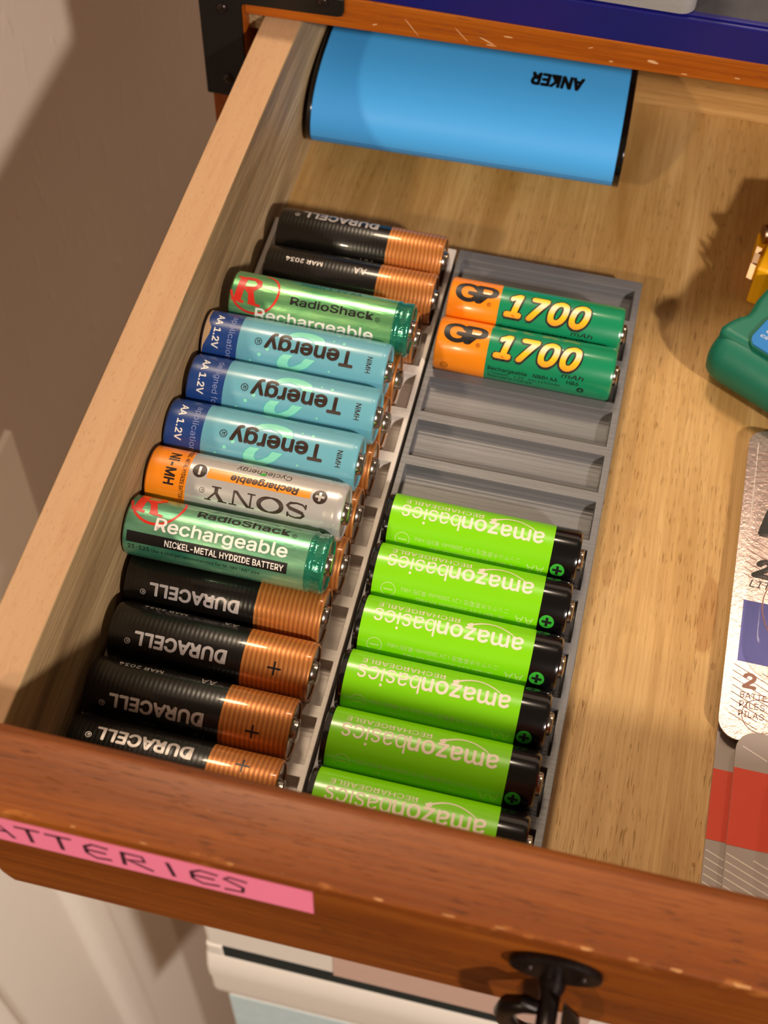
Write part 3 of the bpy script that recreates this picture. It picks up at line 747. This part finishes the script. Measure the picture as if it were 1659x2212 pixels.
# --- metallic green rechargeable (upper layer)
ZT = 24.35
def make_metallic(body):
    o = aa(); R = R_AA
    obj('foil_sleeve', revolve([(.35, 6.4), (0, 6.3), (.1, 6.8), (.5, R), (43.6, R)], 72), body, o, smooth=35)
    obj('shrink_wrap', revolve([(43.6, R), (44.2, R + .18), (44.7, R - .1), (45.3, R - .25), (45.9, R + .02), (46.9, R - .02), (47.3, R + .06), (47.9, 6.9), (48.1, 6.3), (47.7, 5.9)], 72), M_TEALF, o, smooth=60)
    end_parts(o, 47.8, cap_r=5.95)
    P = Print(); f = xu(0, R); idn = lambda a, b: (a, b)
    P.ring(6.6, rad(17) * R, 6.25, .62, idn, 0, 0, -75, 170, 48)
    # letter R with slab feet
    def q(pts): P.poly([f(a, b) for a, b in pts], idn, 0, 1)
    q([(2.0, -8), (4.0, -8), (3.4, 44), (1.4, 44)]); q([(0.9, 40), (4.2, 44), (4.1, 50), (0.7, 46)]); q([(1.2, -12), (4.3, -11), (4.2, -6), (1.3, -7)])
    P.strip([f(3.5, -9), f(6.0, -9), f(7.2, -3), f(7.4, 6), f(6.4, 15), f(3.6, 17)], [1.0, 1.1, 1.5, 1.6, 1.2, .9], idn, 0, 1.2)
    P.strip([f(4.4, 17), f(5.6, 24), f(6.2, 42), f(6.9, 47)], [1.3, 1.6, 1.7, 1.4], idn, 0, 1.4); q([(5.3, 43), (8.6, 47), (8.6, 52), (5.3, 49)])
    P.text('RadioShack', 22.2, 2.1, up_back(16.3, 34, R), 1, 0, bold=0.018)
    P.ring(39.6, rad(32) * R, .55, .13, idn, 1); P.text('R', .5, .55, up_back(39.35, 34.2, R), 1)
    P.text('Rechargeable', 31.6, 3.0, up_back(7.5, 77.5, R), 2, 1.5, bold=0.016)
    P.rect(1.2, 39.6, rad(87) * R, rad(109) * R, idn, 1, 0)
    P.text('NICKEL-METAL HYDRIDE BATTERY', 28.4, 1.55, up_back(10.4, 104.5, R), 2, 1, bold=0.016)
    P.text('23-525', 5.2, 1.2, up_back(1.6, 124, R), 1, bold=0.01); P.text('Use a charger recommended for Ni-MH "AA" size', 26, .95, up_back(7.3, 124, R), 1)
    for i, (tx, x, w) in enumerate((('NiMH 1.2V AA', 18.0, 16),)):
        P.text(tx, w, 1.3, up_back(x, -20 - 14 * i, R), 3)
    P.wrap('lettering', [M_RED, M_BLACKP, M_WHITEP, M_TEALP], o, R)
    return o
GT = 'AA batteries lying on top of the white tray row'
def TY(j): return 197.9 - PITCH * j
rs = make_metallic(M_RSG)
put(rs, 11.7, TY(0), ZT, 0, 'metallic green AA battery rearmost on the upper layer, red letter emblem fully showing', GT)
rs2 = make_metallic(M_RSG2)
put(rs2, 8.75, TY(5), ZT, -44, 'metallic green AA battery frontmost on the upper layer, black band with white capitals showing', GT)

# --- turquoise rechargeable
def make_turquoise(side_text, torn):
    o = aa(); R = R_AA
    obj('navy_sleeve', revolve([(.35, 6.4), (0, 6.3), (.1, 6.8), (.5, R), (9.6, R)], 72), M_TN, o, smooth=35)
    obj('turquoise_sleeve', revolve([(9.6, R), (46.4, R), (47.2, R - .12), (47.9, 6.8), (48.1, 6.2), (47.7, 5.8)], 72), M_TB, o, smooth=35)
    end_parts(o, 47.8, cap_r=5.9, ins=None)
    P = Print(); f = xu(0, R); idn = lambda a, b: (a, b)
    top = [(22.1, 1), (23.3, -7), (24.9, -12), (27, -13.5), (28.8, -12), (30.8, -6), (31.6, 3), (31.7, 12), (29.2, 13), (28.8, 7), (27.7, 3), (25.6, 0), (23.3, 5)]
    bot = [(21.9, 44), (20.9, 52), (20.4, 62), (20.7, 73), (22.3, 81), (24.0, 81.5), (26.0, 76), (28.2, 63), (30.1, 45), (27.5, 45), (26.6, 56), (25.0, 65), (23.7, 68.5), (23.1, 62), (23.4, 52), (24.3, 43)]
    for pts in (top, bot):
        P.strip([f(a, b) for a, b in pts], .45, idn, 1, 0, True); P.poly([f(a, b) for a, b in pts], idn, 0, 1)
    for x, th, r in ((17.5, 40, .5), (15.6, 54, .48), (13.4, 70, .3), (36.4, -2, .42), (33.7, -4, .3), (34.0, 62, .3)): P.disc(x, rad(th) * R, r, idn, 0, 1, 16)
    P.text('Tenergy', 23.3, 4.05, up_front(39.8, 14, R), 2, 2, bold=0.026)
    P.ring(14.9, rad(28) * R, .85, .17, idn, 2, 2); P.text('R', .8, .9, up_front(15.3, 24.4, R), 2, 2)
    P.text('NiMH', 4.2, 1.3, down(43.1, 16, R), 2, 0, bold=0.012)
    P.text('AA 1.2V', 9.6, 1.75, down(3.0, -18, R), 3, 0, bold=0.02)
    P.text(side_text, 13.5 if torn or 'app' in side_text else 12.6, 1.5, down(6.9, -20, R), 4, 0)
    mats = [M_TS, M_TSD, M_TTXT, M_WHITEP, M_LILAC]
    if torn:
        P.poly([f(a, b) for a, b in [(0.45, -40), (0.9, -36), (1.0, -3), (1.2, 5), (2.2, 18), (2.0, 33), (0.8, 57), (0.5, 76), (.45, 60), (.45, 20)]], idn, 5, 2); mats.append(M_TANP)
    P.wrap('lettering', mats, o, R)
    return o
t1 = make_turquoise('applications', True)
put(t1, 8.9, TY(1), ZT, 0, 'turquoise AA battery with torn navy end, rearmost of the three turquoise ones', GT)
t2 = make_turquoise('designed for', False)
put(t2, 9.7, TY(2), ZT, 1, 'turquoise AA battery, middle of the three turquoise ones', GT)
t3 = make_turquoise('applications', False)
put(t3, 8.8, TY(3), ZT, 1, 'turquoise AA battery, foremost of the three, touching the silver and orange battery', GT)

# --- silver and orange rechargeable
def make_silver():
    o = aa(); R = R_AA
    obj('orange_sleeve', revolve([(.35, 6.4), (0, 6.3), (.1, 6.8), (.5, R), (10.2, R)], 72), M_OR, o, smooth=35)
    obj('silver_sleeve', revolve([(10.2, R), (43.2, R), (43.6, R - .12), (44.0, R), (44.5, R - .12), (45.0, R), (45.5, R - .12), (46.0, R), (47.0, R - .05), (47.9, 6.7), (48.1, 6.1), (47.7, 5.8)], 72), M_SONY, o, smooth=35)
    end_parts(o, 47.8, cap_r=5.9)
    P = Print(); f = xu(0, R); idn = lambda a, b: (a, b)
    P.text('Ni-MH', 8.6, 2.5, down(4.8, -22, R), 0, 0, bold=0.03)
    P.text('NICKEL-METAL HYDRIDE BATTERY', 14.5, 1.0, down(8.7, -42, R), 0, 0, bold=0.01)
    P.rect(14.8, 39.9, rad(-1.5) * R, rad(19.5) * R, idn, 1, 0)
    P.text('Rechargeable', 16.6, 1.75, up_front(37.0, 4, R), 0, 1, bold=0.03, shear=0.15)
    P.text('CycleEnergy', 13.4, 1.5, up_front(34.5, -21, R), 2, 0, shear=0.1)
    P.poly([f(26.5, -10), f(27.8, -16), f(28.6, -12), f(27.6, -8)], idn, 5, 1)
    for x, ang in ((12.8, 8), (42.2, 12)):
        P.disc(x, rad(ang) * R, 1.75, idn, 0)
        if x > 20: P.rect(x - 1.1, x + 1.1, rad(ang) * R - .3, rad(ang) * R + .3, idn, 3, 1); P.rect(x - .3, x + .3, rad(ang) * R - 1.1, rad(ang) * R + 1.1, idn, 3, 1.2)
        else: P.rect(x - .3, x + .3, rad(ang) * R - 1.1, rad(ang) * R + 1.1, idn, 3, 1)
    # slab-serif wordmark drawn letter by letter; local s rightwards, t upwards
    g = up_front(39.8, 32.5, R); H = 3.6
    def strok(pts, w): P.strip(pts, w, g, 0, 0)
    def bar(x0, x1, y0, y1): P.rect(x0, x1, y0, y1, g, 0, 0)
    S1 = [(4.3, 2.95), (3.7, 3.35), (2.5, 3.55), (1.2, 3.35), (.55, 2.7), (1.0, 2.15), (2.4, 1.8), (4.0, 1.45), (4.7, .85), (4.1, .25), (2.6, .02), (1.2, .18), (.4, .7)]
    strok(S1, [.35, .4, .4, .6, .8, .8, .85, .85, .85, .6, .4, .4, .35]); bar(4.2, 4.65, 2.4, 3.6); bar(.1, .55, 0, 1.15)
    cx = 8.8; ov_ = [(cx + 2.75 * math.cos(2 * math.pi * k / 32), 1.8 + 1.72 * math.sin(2 * math.pi * k / 32)) for k in range(32)]
    P.strip(ov_, [.35 + .75 * abs(math.cos(2 * math.pi * k / 32)) for k in range(32)], g, 0, 0, True)
    n0 = 12.6
    bar(n0 + .7, n0 + 1.15, 0, H); bar(n0, n0 + 1.9, 0, .32); bar(n0 - .1, n0 + 1.7, H - .32, H)
    P.poly([(n0 + .7, H), (n0 + 1.8, H), (n0 + 5.3, 0), (n0 + 4.4, 0)], g, 0, .2)
    bar(n0 + 4.9, n0 + 5.35, 0, H); bar(n0 + 4.2, n0 + 6.1, H - .32, H)
    y0 = 19.2
    P.poly([(y0 + .5, H), (y0 + 1.7, H), (y0 + 3.2, 1.6), (y0 + 2.6, 1.2)], g, 0, .2); P.poly([(y0 + 4.6, H), (y0 + 5.1, H), (y0 + 3.1, 1.2), (y0 + 2.8, 1.6)], g, 0, .2)
    bar(y0 + 2.4, y0 + 3.3, 0, 1.6); bar(y0 + 1.7, y0 + 4.0, 0, .32); bar(y0, y0 + 2.2, H - .32, H); bar(y0 + 3.9, y0 + 5.5, H - .32, H)
    P.ring(14.3, rad(44) * R, .6, .12, idn, 0); P.text('R', .5, .6, up_front(14.6, 41.5, R), 0)
    P.wrap('lettering', [M_TTXT, M_OR, M_TTXT, M_SONY, M_SONY, M_GREEND], o, R)
    return o
sv = make_silver()
put(sv, 9.0, TY(4), ZT, 0, 'silver and orange AA battery on the upper layer', GT)

# ------------------------------------------------------------------ teal and yellow gadgets at the right
tg = thing('battery_tester', 'teal moulded plastic gadget with blue sticker at the right edge', 'gadget', (140, 218, 0))
TG = [(139.2, 224), (139.6, 226.4), (141.3, 228.6), (143.4, 230.7), (145.4, 231.8), (146.5, 233.5), (148, 238.5), (150.4, 243.5), (155, 248), (164, 250), (196, 238), (206, 218), (203, 202), (192, 197), (156, 215.5), (143, 221.6), (140.4, 223)]
bm = prism([(a - 140, b - 218) for a, b in TG], 0.5, 18.5)
o = obj('body', bm, M_TEAL, tg, smooth=50); bv = o.modifiers.new('bevel', 'BEVEL'); bv.width = 4.2 * S; bv.segments = 6; bv.limit_method = 'ANGLE'; bv.angle_limit = rad(60)
ax = Vector((15, -8, 0)).normalized()
b = revolve([(0, 0), (0.3, 4.2), (1.6, 6.8), (3.6, 7.9), (6, 8.2), (54, 8.2), (57, 6), (58, 0)], 40)
bmesh.ops.rotate(b, cent=(0, 0, 0), matrix=Matrix.Rotation(math.atan2(-8, 15), 3, 'Z'), verts=b.verts)
obj('barrel', b, M_TEAL, tg, loc=(-0.6, 8.6, 9.4), smooth=60)
st = [(147.4, 221.5), (147.9, 220.0), (151.9, 217.8), (186, 200.5), (192, 213), (160, 236), (156.4, 235.4), (150.9, 229.4), (147.6, 223)]
sk = obj('sticker', prism([(a - 140, b - 218) for a, b in st], 19.1, 19.5), M_BLUEL, tg)
obj('sticker_base', prism([((a - 165) * 1.03 + 25, (b - 220) * 1.03 + 2) for a, b in st], 16, 19.12), M_TEAL, tg, bevel=0.6)
P = Print(); ang = math.atan2(-8, 15)
MM = Matrix.Translation((12.5, 9.5, 19.5)) @ Matrix.Rotation(ang, 4, 'Z')
P.text('Ca', 2.4, 1.3, lambda s, t: (s - .2, t - 3.0), 0, shear=0.2); P.text('circu', 5.0, 1.3, lambda s, t: (s - .6, t - 5.2), 0, shear=0.2)
P.poly(rrect(0.2, 9.0, 0.6, 8.6, 3.2), lambda a, b: (a, b), 0)
P.flat('lettering', [M_WHITEP], sk, MM)
yg = thing('nine_volt_holder', 'yellow plastic block with bright metal contact strips behind the teal gadget', 'gadget', (148, 252, 0))
YP = [(147.2, 248.2), (150.6, 252.6), (160, 254.0), (186, 262), (182, 292), (153.5, 283), (149.9, 262.8)]
YP = [(147.4, 253.6), (150.4, 253.0), (176, 257), (190, 262), (186, 296), (156, 290), (151.4, 272)]
obj('body', prism([(a - 148, b - 252) for a, b in YP], 0, 14), M_YEL, yg, bevel=0.8)
def contact(pts, w, t=.35):
    bm = bmesh.new(); prev = None
    for x, y, z in pts:
        cur = [bm.verts.new((x - w / 2, y + .3, z)), bm.verts.new((x + w / 2, y - .3, z)), bm.verts.new((x + w / 2, y - .3, z + t)), bm.verts.new((x - w / 2, y + .3, z + t))]
        if prev:
            for i in range(4): bm.faces.new((prev[i], prev[(i + 1) % 4], cur[(i + 1) % 4], cur[i]))
        else: bm.faces.new(cur)
        prev = cur
    bm.faces.new(prev[::-1]); bmesh.ops.recalc_face_normals(bm, faces=bm.faces); return bm
obj('contact', contact([(-2.0, .8, 10), (-1.6, 3.2, 13.4), (-1.3, 4.6, 11.8), (-.9, 7.0, 14.2), (-.6, 9.4, 10.6), (-.3, 11.2, 12.6)], 1.5), M_COPC, yg)
obj('contact', revolve([(0, 0), (0, 2.9), (5.5, 3.1), (6.4, 2.4), (6.4, 0)], 24), M_COPC, yg, loc=(0.5, 18.6, 11.4), rot=(0, 0, .2), smooth=40)
obj('contact_block', newbox(-.5, 6, 11, 22, 0, 8.6), M_YEL, yg, bevel=0.5)

# ------------------------------------------------------------------ blister packs at the right
def pack(name, label, x0, x1, y0, y1, z, mat, r=5, tilt=0.0):
    o = thing(name, label, 'blister pack', (x0, y0, z), (0, tilt, 0), 'coin battery blister packs')
    obj('card', prism(rrect(0, x1 - x0, 0, y1 - y0, r), 0, .55), mat, o)
    return o
# two matte packs under/over the shiny one
p1 = pack('blister_pack', 'narrow-showing grey and red blister pack lying lowest beside the drawer front', 152.9, 228, 53.5, 128, 0.05, M_CARD)
def stripes(P, x0, x1, y0, y1, step, slope, w, mi, lvl=1):
    y = y0 - abs(slope) * (x1 - x0)
    while y < y1 + abs(slope) * (x1 - x0):
        n = 10; seg = []
        for k in range(n + 1):
            x = x0 + (x1 - x0) * k / n; yy = y - slope * (x - x0)
            if y0 <= yy <= y1: seg.append((x, yy))
        if len(seg) > 1: P.strip(seg, w, lambda a, b: (a, b), mi, lvl)
        y += step
Mz = Matrix.Translation((0, 0, .55))
P = Print(); stripes(P, .3, 74, .5, 33, 1.9, .38, .35, 0); P.rect(0.0, 75, 34.0, 51.5, lambda a, b: (a, b), 1, 1); P.flat('print', [M_CARDL, M_CRED], p1, Mz)
p0 = pack('blister_pack', 'large shiny foil blister pack with black lettering and navy band, touching the bare drawer bottom', 152.4, 226, 112.2, 205.0, 2.6, M_FOIL, 5)
P = Print(); idn = lambda a, b: (a, b)
P.rect(2.9, 73, 21.0, 38.5, idn, 1, 0)
stripes(P, 2.2, 70, 3, 20.5, 1.9, .45, .16, 2); stripes(P, 2.2, 70, 42.5, 58, 1.9, .45, .16, 2); stripes(P, 2.2, 70, 74, 87, 1.9, -.3, .16, 2)
P.text('E', 7.4, 8.2, lambda s, t: (s + 4.6, t + 59.0), 0, 1, bold=0.05, shear=0.25)
P.text('2', 5.6, 5.4, lambda s, t: (s + 4.0, t + 46.0), 0, 1, bold=0.05, shear=0.25)
P.text('LITHIUM', 15, 2.2, lambda s, t: (s + 3.8, t + 42.6), 0, 1, shear=0.25)
P.text('2', 3.4, 4.0, lambda s, t: (s + 4.6, t + 14.2), 2, 1, bold=0.03)
for i, w in enumerate(('BATTERIES', 'PILES', 'PILAS')): P.text(w, (11, 6, 6)[i], 1.6, lambda s, t, i=i: (s + 4.4, t + 11.3 - i * 2.5), 2, 1)
P.ring(9.6, 3.6 + 3.6, 4.4, .18, idn, 2, 1); P.ring(21, 38, 13.5, .3, idn, 2, 1.5); P.rect(2.4, 2.6, 60, 88, idn, 3, 1)
P.flat('print', [M_BLACKP, M_CNAVY, M_CARDD, M_CARDL], p0, Mz)
def dome(cx, cy, w, h, z, r):
    bm = bmesh.new(); o = rrect(cx - w, cx + w, cy - h, cy + h, r, 8); prev = None
    for k, (ins, zz) in enumerate(((0, 0), (.5, .2), (.9, 1.2), (1.2, 2.8), (2.0, 3.6), (3.2, 3.9))):
        s1 = (w - ins) / w; s2 = (h - ins) / h
        cur = [bm.verts.new((cx + (a - cx) * s1, cy + (b - cy) * s2, z + zz)) for a, b in o]
        if prev:
            for i in range(len(cur)): bm.faces.new((prev[i], prev[(i + 1) % len(cur)], cur[(i + 1) % len(cur)], cur[i]))
        prev = cur
    bm.faces.new(prev); bmesh.ops.recalc_face_normals(bm, faces=bm.faces); return bm
obj('blister', dome(37, 47, 33.6, 30, .6, 9), M_CLEAR, p0, smooth=40)
b = revolve([(0, 0), (0, 9.6), (.5, 10), (2.6, 10), (3.0, 9.4), (3.0, 0)], 48); bmesh.ops.rotate(b, cent=(0, 0, 0), matrix=Matrix.Rotation(-math.pi / 2, 3, 'Y'), verts=b.verts)
o = obj('coin_cell', b, M_STEEL, p0, loc=(25, 33, .7), smooth=30)
p2 = pack('blister_pack', 'grey and orange-red blister pack with clear bubble lying on top near the drawer front', 156.9, 232, 54.5, 114.5, 3.6, M_CARD, 5)
P = Print(); stripes(P, .3, 60, .5, 30, 1.9, .38, .35, 0); stripes(P, 1.5, 60, 51, 57, 2.6, .45, .3, 0)
P.rect(0.0, 75, 31.2, 50.2, idn, 1, 1); P.flat('print', [M_CARDL, M_CRED], p2, Mz)
obj('blister', dome(38, 27, 31.5, 23, .6, 7), M_CLEAR, p2, smooth=40)

# ------------------------------------------------------------------ white storage unit under the drawer
un = thing('storage_unit', 'white plastic storage drawer unit under the wooden drawer with pink and blue labels', 'storage unit', (18.6, 90, -560))
UO = Vector((18.6, 90, -560))
def upart(name, bm, mat, **k):
    bmesh.ops.translate(bm, vec=-UO, verts=bm.verts); return obj(name, bm, mat, un, **k)
upart('body', newbox(20.5, 300, 97, 420, -560, -14.2), M_UNIT, bevel=3)
upart('drawer_front', newbox(18.6, 300, 90, 98, -185.8, -60), M_UNIT, bevel=2)
upart('gap_shade_strip', newbox(24.5, 300, 89.9, 98, -195.4, -185.8), M_UGAP)  # dark strip flush with the front, painted shade of the groove between drawers
def lip():
    pr = [(98, -194.6), (90.2, -194.8), (89.2, -197), (87.6, -204), (87.2, -212), (88.4, -222), (88.0, -232), (89.4, -241), (92.5, -247.5), (98, -249)]
    return prism(pr, 17.6, 300, axis='x')
upart('drawer_lip', lip(), M_UNIT, smooth=50, bevel=1.2)
upart('drawer_front', newbox(20.4, 300, 91.6, 98, -400, -249), M_UNIT, bevel=2)
upart('side_lip', newbox(18.2, 24.6, 89.6, 98, -196, -185.5), M_UNIT, bevel=1.2)
upart('label', newbox(64.1, 150, 89.7, 89.98, -186, -150), M_ULBL)
bl = upart('label', newbox(21.6, 110, 91.3, 91.58, -300, -252), M_UBLUE)

# ------------------------------------------------------------------ nothing else: tidy
bpy.context.view_layer.update()
